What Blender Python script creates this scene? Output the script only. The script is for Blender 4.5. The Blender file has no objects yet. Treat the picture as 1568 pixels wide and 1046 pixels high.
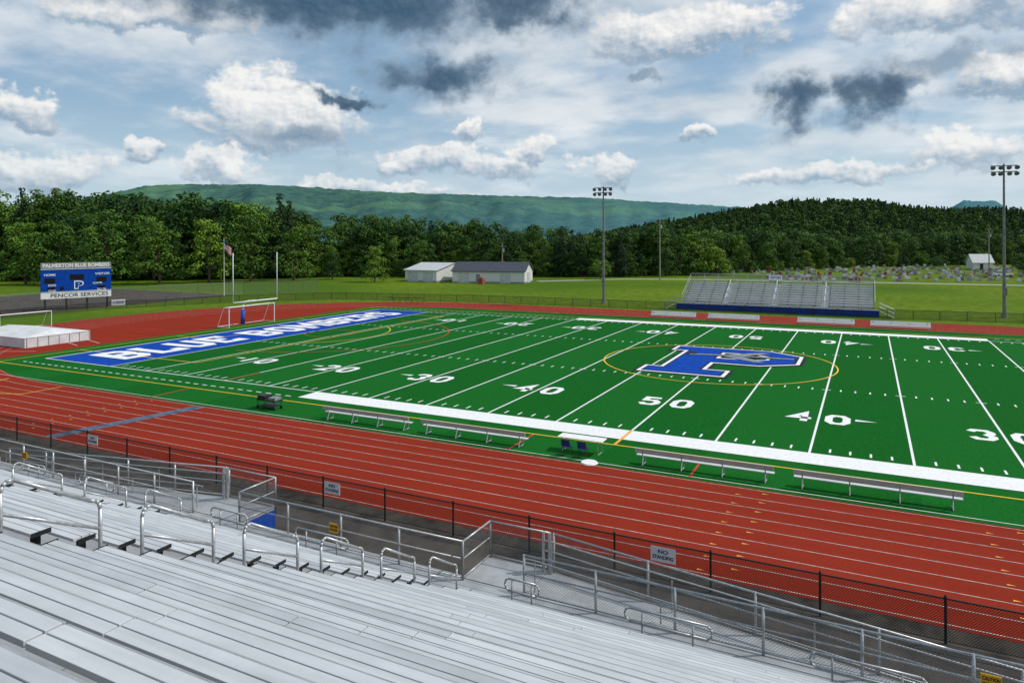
import bpy, bmesh, math, random
import numpy as np
from mathutils import Vector, Matrix
random.seed(7); rng=np.random.default_rng(7)
scene=bpy.context.scene
SUN_AZ=math.radians(58)   # compass-like, from +Y towards +X
SUN_EL=math.radians(48)

# ---------------------------------------------------------------- materials
def nn(nt,t,**k):
    n=nt.nodes.new(t)
    for a,b in k.items(): setattr(n,a,b)
    return n
def math_n(nt,op,a,b=None,c=None,clamp=False):
    n=nt.nodes.new('ShaderNodeMath'); n.operation=op; n.use_clamp=clamp
    for i,v in enumerate((a,b,c)):
        if v is None: continue
        if isinstance(v,(int,float)): n.inputs[i].default_value=v
        else: nt.links.new(v,n.inputs[i])
    return n.outputs[0]
def mixc(nt,f,a,b,mode='MIX'):
    n=nt.nodes.new('ShaderNodeMix'); n.data_type='RGBA'; n.blend_type=mode
    for s,v in ((n.inputs[0],f),(n.inputs[6],a),(n.inputs[7],b)):
        if isinstance(v,(int,float)): s.default_value=v
        elif isinstance(v,tuple): s.default_value=(*v,1) if len(v)==3 else v
        else: nt.links.new(v,s)
    return n.outputs[2]
def mapr(nt,v,a,b,c=0.0,d=1.0,smooth=True):
    n=nt.nodes.new('ShaderNodeMapRange'); n.interpolation_type='SMOOTHSTEP' if smooth else 'LINEAR'
    nt.links.new(v,n.inputs[0])
    for i,x in enumerate((a,b,c,d)): n.inputs[i+1].default_value=x
    return n.outputs[0]
def noise(nt,vec,scale,detail=4,rough=.55,dist=0.):
    n=nt.nodes.new('ShaderNodeTexNoise'); n.inputs['Scale'].default_value=scale
    n.inputs['Detail'].default_value=detail; n.inputs['Roughness'].default_value=rough
    n.inputs['Distortion'].default_value=dist
    if vec is not None: nt.links.new(vec,n.inputs['Vector'])
    return n.outputs[0]
def mat(name,col,rough=.6,metal=0.,var=.12,scale=3.,col2=None,big=None,bump=0.,bscale=60.,spec=.4,rolls=0,streak=None):
    m=bpy.data.materials.new(name); m.use_nodes=True; nt=m.node_tree
    b=nt.nodes['Principled BSDF']; b.inputs['Roughness'].default_value=rough
    b.inputs['Metallic'].default_value=metal; b.inputs['Specular IOR Level'].default_value=spec
    tc=nn(nt,'ShaderNodeTexCoord').outputs['Object']
    f=noise(nt,tc,scale,4,.6)
    c2=col2 or tuple(max(0,x*(1-2.5*var)) for x in col)
    c1=tuple(min(1,x*(1+var)) for x in col)
    c=mixc(nt,mapr(nt,f,.3,.7),c2,c1)
    if big:
        f2=noise(nt,tc,big[0],3,.5)
        c=mixc(nt,mapr(nt,f2,.35,.65,0,big[1]),c,big[2])
    if rolls:
        s=nn(nt,'ShaderNodeSeparateXYZ'); nt.links.new(tc,s.inputs[0])
        r=math_n(nt,'GREATER_THAN',math_n(nt,'FRACT',math_n(nt,'DIVIDE',s.outputs[0],rolls*2)),.5)
        c=mixc(nt,math_n(nt,'MULTIPLY',r,.16),c,(0.02,.18,.03))
    if streak:   # long weathering streaks running along X
        mp_=nn(nt,'ShaderNodeMapping'); mp_.inputs['Scale'].default_value=streak; nt.links.new(tc,mp_.inputs[0])
        c=mixc(nt,mapr(nt,noise(nt,mp_.outputs[0],1.,3,.6),.35,.7,0,.40),c,tuple(x*.66 for x in col))
    nt.links.new(c,b.inputs['Base Color'])
    if bump:
        bn=nn(nt,'ShaderNodeBump'); bn.inputs['Strength'].default_value=bump; bn.inputs['Distance'].default_value=.02
        nt.links.new(noise(nt,tc,bscale,3),bn.inputs['Height']); nt.links.new(bn.outputs[0],b.inputs['Normal'])
    return m
def chain_mat(name,col,pitch=.07,wire=.17):
    m=bpy.data.materials.new(name); m.use_nodes=True; nt=m.node_tree
    b=nt.nodes['Principled BSDF']; b.inputs['Base Color'].default_value=(*col,1); b.inputs['Roughness'].default_value=.5
    tc=nn(nt,'ShaderNodeTexCoord').outputs['Object']; s=nn(nt,'ShaderNodeSeparateXYZ'); nt.links.new(tc,s.inputs[0])
    h=math_n(nt,'ADD',s.outputs[0],s.outputs[1])
    p=math_n(nt,'FRACT',math_n(nt,'DIVIDE',math_n(nt,'ADD',h,s.outputs[2]),pitch))
    q=math_n(nt,'FRACT',math_n(nt,'DIVIDE',math_n(nt,'SUBTRACT',h,s.outputs[2]),pitch))
    w=math_n(nt,'MAXIMUM',math_n(nt,'LESS_THAN',p,wire),math_n(nt,'LESS_THAN',q,wire))
    tr=nn(nt,'ShaderNodeBsdfTransparent'); mx=nn(nt,'ShaderNodeMixShader')
    nt.links.new(w,mx.inputs[0]); nt.links.new(tr.outputs[0],mx.inputs[1]); nt.links.new(b.outputs[0],mx.inputs[2])
    nt.links.new(mx.outputs[0],nt.nodes['Material Output'].inputs[0]); return m
def leaf_mat(name,dark,light):
    m=bpy.data.materials.new(name); m.use_nodes=True; nt=m.node_tree
    b=nt.nodes['Principled BSDF']; b.inputs['Roughness'].default_value=.6; b.inputs['Specular IOR Level'].default_value=.12
    tc=nn(nt,'ShaderNodeTexCoord').outputs['Object']; oi=nn(nt,'ShaderNodeObjectInfo')
    f=mapr(nt,noise(nt,tc,.40,2),.35,.65)
    c=mixc(nt,f,dark,light)
    yl=(light[0]*1.6,light[1]*1.25,light[2]*.9)
    c=mixc(nt,mapr(nt,oi.outputs['Random'],.55,1,0,.65,False),c,yl)
    dk=(dark[0]*.55,dark[1]*.70,dark[2]*1.1)
    c=mixc(nt,mapr(nt,oi.outputs['Random'],0,.4,.7,0,False),c,dk)
    nt.links.new(c,b.inputs['Base Color'])
    return m

M={}
M['turf']=mat('turf',(.007,.112,.015),.9,var=.16,scale=9,big=(.12,.5,(.008,.094,.012)),bump=.3,bscale=40,spec=.02,rolls=4.572)
M['track']=mat('track',(.265,.031,.016),.95,var=.08,scale=14,big=(.15,.6,(.22,.027,.015)),bump=.3,bscale=120,spec=.02,streak=(.06,.9,1))
M['white']=mat('white_paint',(.76,.77,.77),.7,var=.05,scale=6)
M['lane']=mat('lane_paint',(.52,.46,.44),.8,var=.15,scale=4)
M['yellow']=mat('yellow_paint',(.75,.48,.02),.7,var=.05)
M['red']=mat('red_paint',(.55,.03,.02),.7,var=.05)
M['orange']=mat('orange_paint',(.8,.35,.05),.7,var=.05)
M['blue']=mat('blue_paint',(.006,.058,.36),.8,var=.1,scale=2,spec=.03)
M['navy']=mat('navy_plastic',(.01,.03,.14),.5)
M['blue_faded']=mat('blue_track_paint',(.10,.14,.20),.7,var=.2,scale=2,spec=.05)
M['black']=mat('black_paint',(.012,.012,.014),.6,spec=.1)
M['grey']=mat('grey_paint',(.22,.24,.27),.6)
M['asphalt']=mat('asphalt',(.062,.055,.048),.9,var=.2,scale=1.2,big=(.3,.5,(.10,.088,.075)),bump=.4,spec=.05)
M['grass']=mat('meadow_grass',(.120,.185,.015),.95,var=.15,scale=.7,big=(.022,.9,(.055,.115,.010)),bump=.6,bscale=8,spec=.02)
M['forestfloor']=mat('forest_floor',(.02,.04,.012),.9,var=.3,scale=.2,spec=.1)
SK=(.35,7.,7.)
M['alu']=mat('aluminium_plank',(.54,.565,.59),.5,metal=.1,var=.04,scale=1.4,streak=SK)
M['alu_b']=mat('aluminium_plank_weathered',(.48,.505,.53),.5,metal=.1,var=.05,scale=1.4,streak=SK)
M['alu_c']=mat('aluminium_plank_bright',(.59,.615,.635),.48,metal=.1,var=.04,scale=1.4,streak=SK)
M['shade_lip']=mat('aluminium_shade_lip',(.31,.325,.34),.6,metal=.1,var=.08)  # darker seat edge and groove strips, painting the shadow lines between planks
M['alu2']=mat('aluminium_deck',(.38,.395,.41),.55,metal=.15,var=.08,scale=1.7,streak=SK)
M['galv']=mat('galvanised_steel',(.47,.49,.50),.38,metal=.45,var=.1,scale=12)
M['polegrey']=mat('pole_grey',(.20,.21,.22),.5,metal=.4)
M['dark']=mat('dark_bracket_and_shade',(.03,.031,.033),.9,spec=.05)  # near-black for brackets; also paints shade on risers and step sides
M['steel_dark']=mat('dark_steel',(.02,.02,.021),.5)
M['concrete']=mat('concrete',(.33,.32,.30),.85,var=.1,scale=2)
M['wall']=mat('shed_siding',(.62,.62,.60),.7,var=.04)
M['roofg']=mat('shed_roof_dark',(.07,.08,.10),.7,spec=.1)
M['roofl']=mat('shed_roof_light',(.50,.52,.54),.6)
M['wood']=mat('weathered_pole',(.30,.26,.21),.85)
M['cover']=mat('vinyl_cover',(.60,.61,.62),.6,var=.06,scale=.8,bump=.3,bscale=3)
M['bark']=mat('bark',(.08,.06,.045),.9)
M['rust']=mat('rust_red',(.30,.07,.05),.8)
M['sky_blue_pad']=mat('blue_padding',(.02,.08,.38),.6)
M['glass']=mat('dark_glass',(.02,.025,.03),.15,spec=.6)
M['chain_b']=chain_mat('black_chain_link',(.010,.010,.010),.075,.20)
M['chain_s']=chain_mat('silver_chain_link',(.16,.16,.16),.075,.12)
M['leaf']=leaf_mat('leaves',(.018,.052,.010),(.062,.140,.019))
M['leaf_b']=leaf_mat('leaves_bright',(.048,.115,.013),(.12,.225,.027))
M['needle']=leaf_mat('needles',(.009,.028,.012),(.024,.056,.021))
M['stone']=mat('gravestone_granite',(.36,.35,.35),.6,var=.3,scale=.3,big=(.25,.8,(.22,.14,.13)))
M['gravew']=mat('gravestone_white',(.66,.63,.61),.6,var=.15,scale=.3)

# ---------------------------------------------------------------- mesh builder
class MB:
    def __init__(s): s.v=[];s.f=[];s.m=[];s.mats=[]
    def mi(s,m):
        m=M[m]
        if m not in s.mats: s.mats.append(m)
        return s.mats.index(m)
    def add(s,vs,fs,m):
        o=len(s.v); s.v+= [tuple(x) for x in vs]; k=s.mi(m)
        for f in fs: s.f.append([o+i for i in f]); s.m.append(k)
    def box(s,x0,x1,y0,y1,z0,z1,m):
        s.add([(x0,y0,z0),(x1,y0,z0),(x1,y1,z0),(x0,y1,z0),(x0,y0,z1),(x1,y0,z1),(x1,y1,z1),(x0,y1,z1)],
          [(3,2,1,0),(4,5,6,7),(0,1,5,4),(1,2,6,5),(2,3,7,6),(3,0,4,7)],m)
    def rect(s,x0,x1,y0,y1,z,m): s.add([(x0,y0,z),(x1,y0,z),(x1,y1,z),(x0,y1,z)],[(0,1,2,3)],m)
    def poly(s,pts,z,m): s.add([(p[0],p[1],z) for p in pts],[tuple(range(len(pts)))],m)
    def quad(s,a,b,c,d,m): s.add([a,b,c,d],[(0,1,2,3)],m)
    def cyl(s,a,b,r,m,n=8,r2=None,caps=True):
        a=Vector(a);b=Vector(b);d=(b-a)
        if d.length<1e-6:return
        d.normalize(); u=d.orthogonal().normalized(); w=d.cross(u); r2=r if r2 is None else r2
        vs=[];
        for i in range(n):
            t=2*math.pi*i/n; o=u*math.cos(t)+w*math.sin(t); vs+= [a+o*r,b+o*r2]
        fs=[(2*i,(2*i+2)%(2*n),(2*i+3)%(2*n),2*i+1) for i in range(n)]
        if caps: fs+=[tuple(2*i for i in range(n))[::-1],tuple(2*i+1 for i in range(n))]
        s.add(vs,fs,m)
    def tube(s,pts,r,m,closed=False,n=8):
        P=list(pts)+([pts[0]] if closed else [])
        for a,b in zip(P[:-1],P[1:]): s.cyl(a,b,r,m,n)
    def stroke(s,pts,w,z,m,closed=False):
        n=len(pts); P=[Vector((p[0],p[1])) for p in pts]; L=[];R=[]
        for i in range(n):
            d1=(P[i]-P[i-1]) if (i>0 or closed) else None
            d2=(P[(i+1)%n]-P[i]) if (i<n-1 or closed) else None
            if d1 is None:d1=d2
            if d2 is None:d2=d1
            d1=d1.normalized();d2=d2.normalized()
            n1=Vector((-d1.y,d1.x));n2=Vector((-d2.y,d2.x)); mm=(n1+n2).normalized(); k=w/2/max(.35,mm.dot(n1))
            L.append(P[i]+mm*k);R.append(P[i]-mm*k)
        vs=[(p.x,p.y,z) for p in R]+[(p.x,p.y,z) for p in L]
        fs=[(i,(i+1)%n,n+(i+1)%n,n+i) for i in range(n if closed else n-1)]
        s.add(vs,fs,m)
    def obj(s,name,parent=None,smooth=False,bevel=0):
        me=bpy.data.meshes.new(name); me.from_pydata(s.v,[],s.f)
        for m in s.mats: me.materials.append(m)
        me.polygons.foreach_set('material_index',s.m); 
        if smooth: me.polygons.foreach_set('use_smooth',[True]*len(s.f))
        me.update(); o=bpy.data.objects.new(name,me); scene.collection.objects.link(o)
        if parent: o.parent=parent
        if bevel:
            b=o.modifiers.new('b','BEVEL'); b.width=bevel; b.segments=2; b.limit_method='ANGLE'
        return o
def empty(name,loc=(0,0,0),rz=0):
    e=bpy.data.objects.new(name,None); scene.collection.objects.link(e); e.location=loc; e.rotation_euler=(0,0,rz); e.empty_display_size=.3; return e
def text(body,name,parent,loc,rot,w,h,m,bold=.0,extrude=0.,align='CENTER'):
    c=bpy.data.curves.new(name,'FONT'); c.body=body; c.size=1; c.offset=bold; c.extrude=extrude; c.align_x=align; c.align_y='CENTER'
    o=bpy.data.objects.new(name,c); scene.collection.objects.link(o); c.materials.append(M[m])
    bpy.context.view_layer.update(); d=o.dimensions
    o.scale=(w/max(d.x,.01),h/max(d.y,.01),1); o.location=loc; o.rotation_euler=rot
    if parent: o.parent=parent
    return o

# ---------------------------------------------------------------- ground
g=MB(); g.rect(-6000,6000,-3000,9000,0,'grass'); g.obj('ground')
a=MB(); a.rect(-90,70,-60,-14,.005,'asphalt'); a.rect(-135,-97,10,60,.005,'asphalt'); a.obj('pavement')
a=MB(); a.stroke([(-62,122),(-45,140),(-20,148),(20,150),(60,152)],3.2,.006,'concrete'); a.obj('cemetery_path')

CY=24.4
def stad(R,cx=43,n=40):
    P=[]
    for i in range(n+1):
        t=-math.pi/2+math.pi*i/n; P.append((cx+R*math.cos(t),CY+R*math.sin(t)))
    for i in range(n+1):
        t=math.pi/2+math.pi*i/n; P.append((-cx+R*math.cos(t),CY+R*math.sin(t)))
    return P
t=MB(); t.poly(stad(39.7),.010,'track'); tr=t.obj('running_track')
l=MB()
for i in range(9): l.stroke(stad(30.95+i*1.07),.036,.016,'lane',True)
l.stroke([(-26.6,-6.6),(-28.2,-15.1)],.9,.018,'blue_faded')
l.stroke([(-48,-6.7),(-44,-15.0)],.10,.020,'yellow'); l.stroke([(-41,-6.8),(-41,-9.5),(-44,-10.6)],.10,.020,'yellow')
for X in (7.8,16.6,-31):
    for i in range(8):
        y=-6.9-i*1.07
        l.add([(X,y-.05,.021),(X+.28,y,.021),(X,y+.05,.021)],[(0,1,2)],'orange')
        l.add([(X-1.0,y-.55,.021),(X-.75,y-.5,.021),(X-1.0,y-.45,.021)],[(0,1,2)],'orange')
l.stroke([(-80,12),(-60,6)],.06,.022,'white'); l.stroke([(-80,14),(-59.5,8)],.06,.022,'white'); l.stroke([(-66,-1),(-60,2)],.06,.023,'white')
l.obj('lane_markings')
P=[]
a0=math.acos(15.5/30.8)
def arc(cx,s,t0,t1,n=16): return [(cx+30.8*math.cos(t0+(t1-t0)*i/n),CY+30.8*math.sin(t0+(t1-t0)*i/n)) for i in range(n+1)]
P+=arc(43,1,-math.pi/2,-a0)+arc(43,1,a0,math.pi/2)+arc(-43,1,math.pi/2,math.pi-a0)+arc(-43,1,math.pi+a0,1.5*math.pi)
t=MB(); t.poly(P,.020,'turf'); t.obj('football_field')

Yd=.9144; W=48.77
k=MB()
for s in (-1,1):
    x0,x1=sorted((s*54.86,s*45.85)); k.rect(x0,x1,.1,W-.1,.024,'blue')
for i in range(-10,11): k.rect(i*5*Yd-.06,i*5*Yd+.06,.06,W-.06,.028,'white')
for y0,y1 in ((-.06,.06),(W-.06,W+.06)):
    k.rect(-54.98,-22.86,y0,y1,.030,'white'); k.rect(22.86,54.98,y0,y1,.030,'white')
for s in (-1,1): k.rect(s*54.86-.1,s*54.86+.1,.06,W-.06,.030,'white')
k.rect(-22.86,22.86,-1.8,.05,.030,'white'); k.rect(-22.86,22.86,W-.05,W+1.8,.030,'white')
for i in range(-49,50):
    if i%5==0: continue
    x=i*Yd
    for y in (.5,16.0,32.2,W-1.1): k.rect(x-.05,x+.05,y,y+.6,.028,'white')
for i in range(-60,61):
    if abs(i)>25:
        x=i*Yd; k.rect(x-.25,x+.25,-1.85,-1.73,.028,'white'); k.rect(x-.25,x+.25,W+1.73,W+1.85,.028,'white')
for i in range(-10,11):
    x=i*5*Yd
    for y in (16.26,32.5): k.rect(x-.3,x+.3,y-.05,y+.05,.032,'white')
OCT=[(.25,0),(.75,0),(1,.22),(1,.78),(.75,1),(.25,1),(0,.78),(0,.22)]
G={'0':[(OCT,True)],
'1':[([(.5,0),(.5,1)],False)],
'2':[([(0,.78),(.22,1),(.78,1),(1,.82),(1,.6),(.12,.0),(1.1,0)],False)],
'3':[([(0,.8),(.22,1),(.78,1),(1,.82),(1,.66),(.8,.5),(1,.34),(1,.18),(.78,0),(.22,0),(0,.2)],False)],
'4':[([(.75,-.08),(.75,1),(0,.35),(1.15,.35)],False)],
'5':[([(1,1),(.08,1),(.08,.58),(.75,.6),(1,.42),(1,.18),(.78,0),(.2,0),(0,.2)],False)],
'B':[([(0,0),(.8,0),(1,.15),(1,.38),(.86,.5),(1,.62),(1,.85),(.8,1),(0,1)],True),([(.1,.5),(.8,.5)],False),([(-.25,0),(.1,0)],False),([(-.25,1),(.1,1)],False)],
'L':[([(0,1),(0,0),(1,0),(1,.3)],False),([(-.25,1),(.3,1)],False),([(-.25,0),(0,0)],False)],
'U':[([(0,1),(0,.2),(.2,0),(.8,0),(1,.2),(1,1)],False),([(-.22,1),(.22,1)],False),([(.78,1),(1.22,1)],False)],
'E':[([(1,.75),(1,1),(0,1),(0,0),(1,0),(1,.25)],False),([(.1,.5),(.75,.5)],False),([(-.25,0),(0,0)],False),([(-.25,1),(0,1)],False)],
'O':[(OCT,True)],'M':[([(0,0),(0,1),(.5,.4),(1,1),(1,0)],False),([(-.22,0),(.22,0)],False),([(.78,0),(1.22,0)],False)],
'R':[([(0,0),(0,1),(.8,1),(1,.85),(1,.62),(.8,.47),(.1,.47)],False),([(.6,.47),(1.05,-.02)],False),([(-.25,0),(.25,0)],False),([(-.25,1),(0,1)],False)],
'S':[([(1,.80),(.8,1),(.2,1),(0,.85),(0,.65),(.2,.5),(.8,.5),(1,.35),(1,.15),(.8,0),(.2,0),(0,.2)],False)]}
def number(v,X,Yc,flip):
    for ch,xc in ((str(v)[0],-1.02),(str(v)[1],1.02)):
        for pts,cl in G[ch]:
            q=[]
            for (a_,b_) in pts:
                px=xc+(a_-.5)*.95; py=(b_-.5)*1.9
                if flip: px,py=-px,-py
                q.append((X+px,Yc+py))
            k.stroke(q,.42,.033,'white',cl)
for i in range(-4,5):
    v=50-abs(i)*10; X=i*10*Yd
    number(v,X,7.6,False); number(v,X,W-7.6,True)
    if i:
        s=1 if i>0 else -1
        for yc in (7.9,W-7.9): k.add([(X+s*1.95,yc-.22,.033),(X+s*3.1,yc,.033),(X+s*1.95,yc+.22,.033)][::s],[(0,1,2)],'white')
def circ(cx,cy,R,t0=0,t1=2*math.pi,n=64): return [(cx+R*math.cos(t0+(t1-t0)*i/n),cy+R*math.sin(t0+(t1-t0)*i/n)) for i in range(n+1)]
k.stroke(circ(0,CY,9.6)[:-1],.12,.036,'yellow',True)
k.stroke([(-57,-2.95),(57,-2.95),(57,W+2.95),(-57,W+2.95)],.12,.036,'yellow',True)
for s in (-1,1):
    k.stroke([(s*57,CY-20),(s*40.5,CY-20),(s*40.5,CY+20),(s*57,CY+20)],.12,.038,'yellow')
    k.stroke([(s*57,CY-9.2),(s*51.5,CY-9.2),(s*51.5,CY+9.2),(s*57,CY+9.2)],.12,.040,'yellow')
    an=math.acos(5.5/9.15); c0=0 if s<0 else math.pi
    k.stroke(circ(s*46,CY,9.15,c0-an,c0+an,24),.12,.037,'yellow')
    k.stroke(circ(s*43,CY,13.5,c0-math.pi/2,c0+math.pi/2,40),.10,.041,'red')
    k.stroke(circ(s*43,CY,2.8)[:-1],.08,.041,'red',True)
k.rect(-.08,.08,-2.9,.04,.042,'orange')
for X in (-4.6,4.6,-32,32): k.rect(X-.05,X+.05,-6.2,-3.0,.034,'red'); 
k.rect(-32.05,-31.95,0.3,3.5,.040,'red')
k.stroke([(-54,-6.1),(54,-6.1)],.05,.034,'white')
k.obj('field_markings')
def lettering(s):
    e=MB(); y=2.6
    for ch in 'BLUE BOMBERS':
        if ch==' ': y+=1.9; continue
        wd_=2.15 if ch!='M' else 2.7
        for si,(pts,cl) in enumerate(G[ch]):
            q=[(s*(50.35+(b_-.5)*4.3),(y+.65+a_*wd_) if s<0 else W-(y+.65+a_*wd_)) for a_,b_ in pts]
            e.stroke(q,1.05,.048+si*.0015,'white',cl)
        y+=wd_+1.55
    e.obj('end_zone_lettering')
lettering(-1); lettering(1)
lg=MB()
parts=[([(-4.6,19.0),(1.4,19.0)],1.9),([(-1.9,19.9),(-1.9,29.8)],2.8),([(-4.6,30.6),(3.2,30.6),(5.2,29.2),(5.2,26.3),(3.2,24.9),(-.5,24.9)],1.9)]
for li,(ex,m) in enumerate(((1.5,'black'),(.95,'white'),(0.35,'black'),(0.0,'blue'))):
    for pi,(pts,w) in enumerate(parts):
        q=[list(p) for p in pts]; e=ex/2
        if pi==0: q[0][0]-=e;q[-1][0]+=e
        if pi==2: q[0][0]-=e
        lg.stroke(q,w+ex,.044+li*.012+pi*.003,m)
z=.10
lg.stroke([(-3.2,27.2),(-1,27.6),(2,27.9),(6.3,28.1)],.9,z,'black'); lg.stroke([(-2.9,27.2),(-1,27.6),(2,27.9),(6.0,28.1)],.5,z+.006,'grey')
lg.poly([(0,27.9),(1.9,28.1),(3.8,30.4),(2.9,30.4)],z+.012,'grey'); lg.poly([(0,27.2),(1.9,27.4),(3.9,25.2),(2.9,25.2)],z+.012,'grey')
lg.poly([(-3.1,27.3),(-2.3,27.4),(-2.6,28.7),(-3.2,28.7)],z+.012,'black')
lg.obj('midfield_logo')

# ---------------------------------------------------------------- home bleachers
RUN=.629; RISE=.319; YF=-22.4; ZF=1.25; NR=30
aisles=[2.3,-8.15,-18.6,-29.0,22.75,33.2]
XL,XR=-50,46
def sections():
    e=sorted(aisles); x=XL; out=[]
    for c in e: out.append((x,c-.62)); x=c+.62
    out.append((x,XR)); return out
st=empty('bleachers')
B=MB(); S=MB(); D=MB(); T=MB()
for i in range(NR):
    y1=YF-RUN*i; y0=y1-RUN; z=ZF+RISE*(i+1)
    off=random.uniform(0,7)
    for (u0,u1) in ((0.045,.31),(.328,.61)):
        xx=XL-off
        while xx<XR:
            x2=min(xx+7.3,XR); dz=random.uniform(-.003,.003)
            B.box(xx+.008,x2-.008,y1-u1,y1-u0,z-.045+dz,z+dz,'alu2'); xx=x2
    D.box(XL,XR,y1-.06,y1-.052,z-RISE-.25,z-.05,'dark')  # near-black riser: the shade of the gap is put into its colour
    for (a0_,a1_) in sections():
        xx=a0_; first=random.uniform(2.5,4.6)
        while xx<a1_-.1:
            x2=min(xx+first,a1_); first=4.6; dz=random.uniform(-.004,.004); m_=random.choice(['alu','alu','alu_b','alu_c'])
            S.box(xx+.009,x2-.009,y0+.02,y0+.131,z+.385+dz,z+.43+dz,m_)
            S.box(xx+.009,x2-.009,y0+.143,y0+.249,z+.385+dz,z+.43+dz,m_)
            S.box(xx+.009,x2-.009,y0+.251,y0+.275,z+.380+dz,z+.423+dz,'shade_lip')
            D.box(xx+.02,x2-.02,y0+.129,y0+.145,z+.388+dz,z+.419+dz,'shade_lip')  # groove floor darkened to paint the shade between planks
            xx=x2
        nb=max(2,int((a1_-a0_)/1.83)+1)
        for j in range(nb+1):
            xb=a0_+.12+(a1_-a0_-.24)*j/nb
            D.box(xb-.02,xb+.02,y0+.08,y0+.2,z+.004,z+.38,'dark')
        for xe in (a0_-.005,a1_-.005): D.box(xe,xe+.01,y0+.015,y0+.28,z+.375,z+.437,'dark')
    if i<NR-1:
        for c in aisles:
            T.box(c-.58,c-.06,y0+.012,y0+.30,z+.13,z+.165,'alu'); T.box(c+.06,c+.58,y0+.012,y0+.30,z+.13,z+.165,'alu')
            for sx in (-.56,.54,-.08,.06): T.box(c+sx,c+sx+.015,y0+.03,y0+.28,z+.004,z+.128,'dark')  # near-black plates here and below paint the shadow under the open half-steps
            T.box(c-.58,c+.58,y0-.045,y0-.040,z+.15,z+.30,'dark')
            for sx in (-.60,.57): T.box(c+sx,c+sx+.03,y0+.005,y0+.33,z+.004,z+.125,'dark')
B.obj('treads',st); S.obj('seat_planks',st,bevel=.004); D.obj('risers_and_brackets',st); T.obj('aisle_steps',st)
u=MB()
for x in np.arange(XL,XR+.1,3.66):
    for i in range(0,NR,6):
        y=YF-RUN*i-.3; u.box(x-.06,x+.06,y-.06,y+.06,.01,ZF+RISE*i-.15,'steel_dark')
    u.cyl((x,YF-.1,ZF-.12),(x,YF-RUN*NR,ZF+RISE*NR-.2),.09,'steel_dark')
u.obj('substructure',st)
w=MB(); NRY=-21.1; ORY=-19.5
for y in np.arange(-22.40,-21.05,.26): w.box(XL,XR,y,y+.245,ZF-.05,ZF,'alu2')
w.box(XL,XR,-21.02,-20.98,ZF-.35,ZF+.0,'polegrey')
w.box(-9.3,-7.0,-20.97,ORY,ZF-.05,ZF-.001,'alu2'); w.box(1.65,3.6,-20.97,ORY,ZF-.05,ZF-.001,'alu2')
def ramp(x0,x1,z0,z1):
    w.add([(x0,-20.9,z0),(x1,-20.9,z1),(x1,ORY,z1),(x0,ORY,z0),(x0,-20.9,z0-.12),(x1,-20.9,z1-.12),(x1,ORY,z1-.12),(x0,ORY,z0-.12)],
      [(0,1,2,3),(7,6,5,4),(0,4,5,1),(2,6,7,3)],'alu2')
ramp(3.61,17.5,ZF-.01,.12); ramp(-9.31,-23.5,ZF-.01,.12)
for x in list(np.arange(XL,XR,3.0)): w.box(x-.05,x+.05,-21.1,-21.04,.01,ZF-.05,'galv')
w.obj('front_walkway',st)

def fence_run(mb,mbc,x0,x1,y,z0a,z0b,h=1.07,sp=2.0,y2=None,rails=(1.0,.55,.06),mat='galv',chain='chain_s',r=.028):
    y2=y if y2 is None else y2
    L=math.hypot(x1-x0,y2-y); n=max(1,round(L/sp)); pt=lambda f,dz:(x0+(x1-x0)*f,y+(y2-y)*f,z0a+(z0b-z0a)*f+dz)
    for j in range(n+1): mb.cyl(pt(j/n,-.2),pt(j/n,h+.02),r*1.25,mat)
    for q in rails: mb.cyl(pt(0,h*q),pt(1,h*q),r*(1 if q>.9 else .75),mat)
    if mbc is not None: mbc.quad(pt(0,.06),pt(1,.06),pt(1,h-.02),pt(0,h-.02),chain)
def railing(name,runs):
    e=empty(name); a_=MB(); c_=MB()
    for r_ in runs: fence_run(a_,c_,**r_)
    a_.obj('posts_and_rails',e,smooth=True); c_.obj('chain_link_mesh',e); return e
Z=ZF
railing('front_railing',[dict(x0=XL,x1=-9.25,y=NRY,z0a=Z,z0b=Z)])
railing('front_railing',[dict(x0=-7.0,x1=1.68,y=NRY,z0a=Z,z0b=Z),dict(x0=-7.0,x1=-7.0,y=NRY,y2=ORY,z0a=Z,z0b=Z,sp=1.6),dict(x0=1.68,x1=1.68,y=NRY,y2=ORY,z0a=Z,z0b=Z,sp=1.6)])
railing('front_railing',[dict(x0=3.58,x1=XR,y=NRY,z0a=Z,z0b=Z)])
RR=(1.0,.06)
railing('ramp_railing',[dict(x0=1.68,x1=3.6,y=ORY,z0a=Z,z0b=Z,rails=RR),dict(x0=3.75,x1=17.5,y=ORY,z0a=Z,z0b=.12,sp=2.6,rails=RR)])
railing('ramp_railing',[dict(x0=-9.3,x1=-7.0,y=ORY,z0a=Z,z0b=Z,rails=RR),dict(x0=-23.5,x1=-9.45,y=ORY,z0a=.12,z0b=Z,sp=2.6,rails=RR)])
for sgn,xs,xe in ((1,3.75,17.5),(-1,-9.45,-23.5)):
    h=MB()
    for yy in (-20.78,-19.66):
        for q in ((.9,.62) if yy>-20 else (.82,)): h.tube([(xs-sgn*.3,yy,Z+q),(xs,yy,Z+q),(xe,yy,.12+q)],.021,'galv')
        for f in np.linspace(0,1,5): h.cyl((xs+(xe-xs)*f,yy,Z+(.12-Z)*f),(xs+(xe-xs)*f,yy,Z+(.12-Z)*f+.82),.02,'galv')
        if yy>-20:
            for dx in (-.25,-.05): h.cyl((xs+sgn*dx,yy,Z),(xs+sgn*dx,yy,Z+1.15),.045,'galv')
    h.obj('ramp_handrail')
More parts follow.
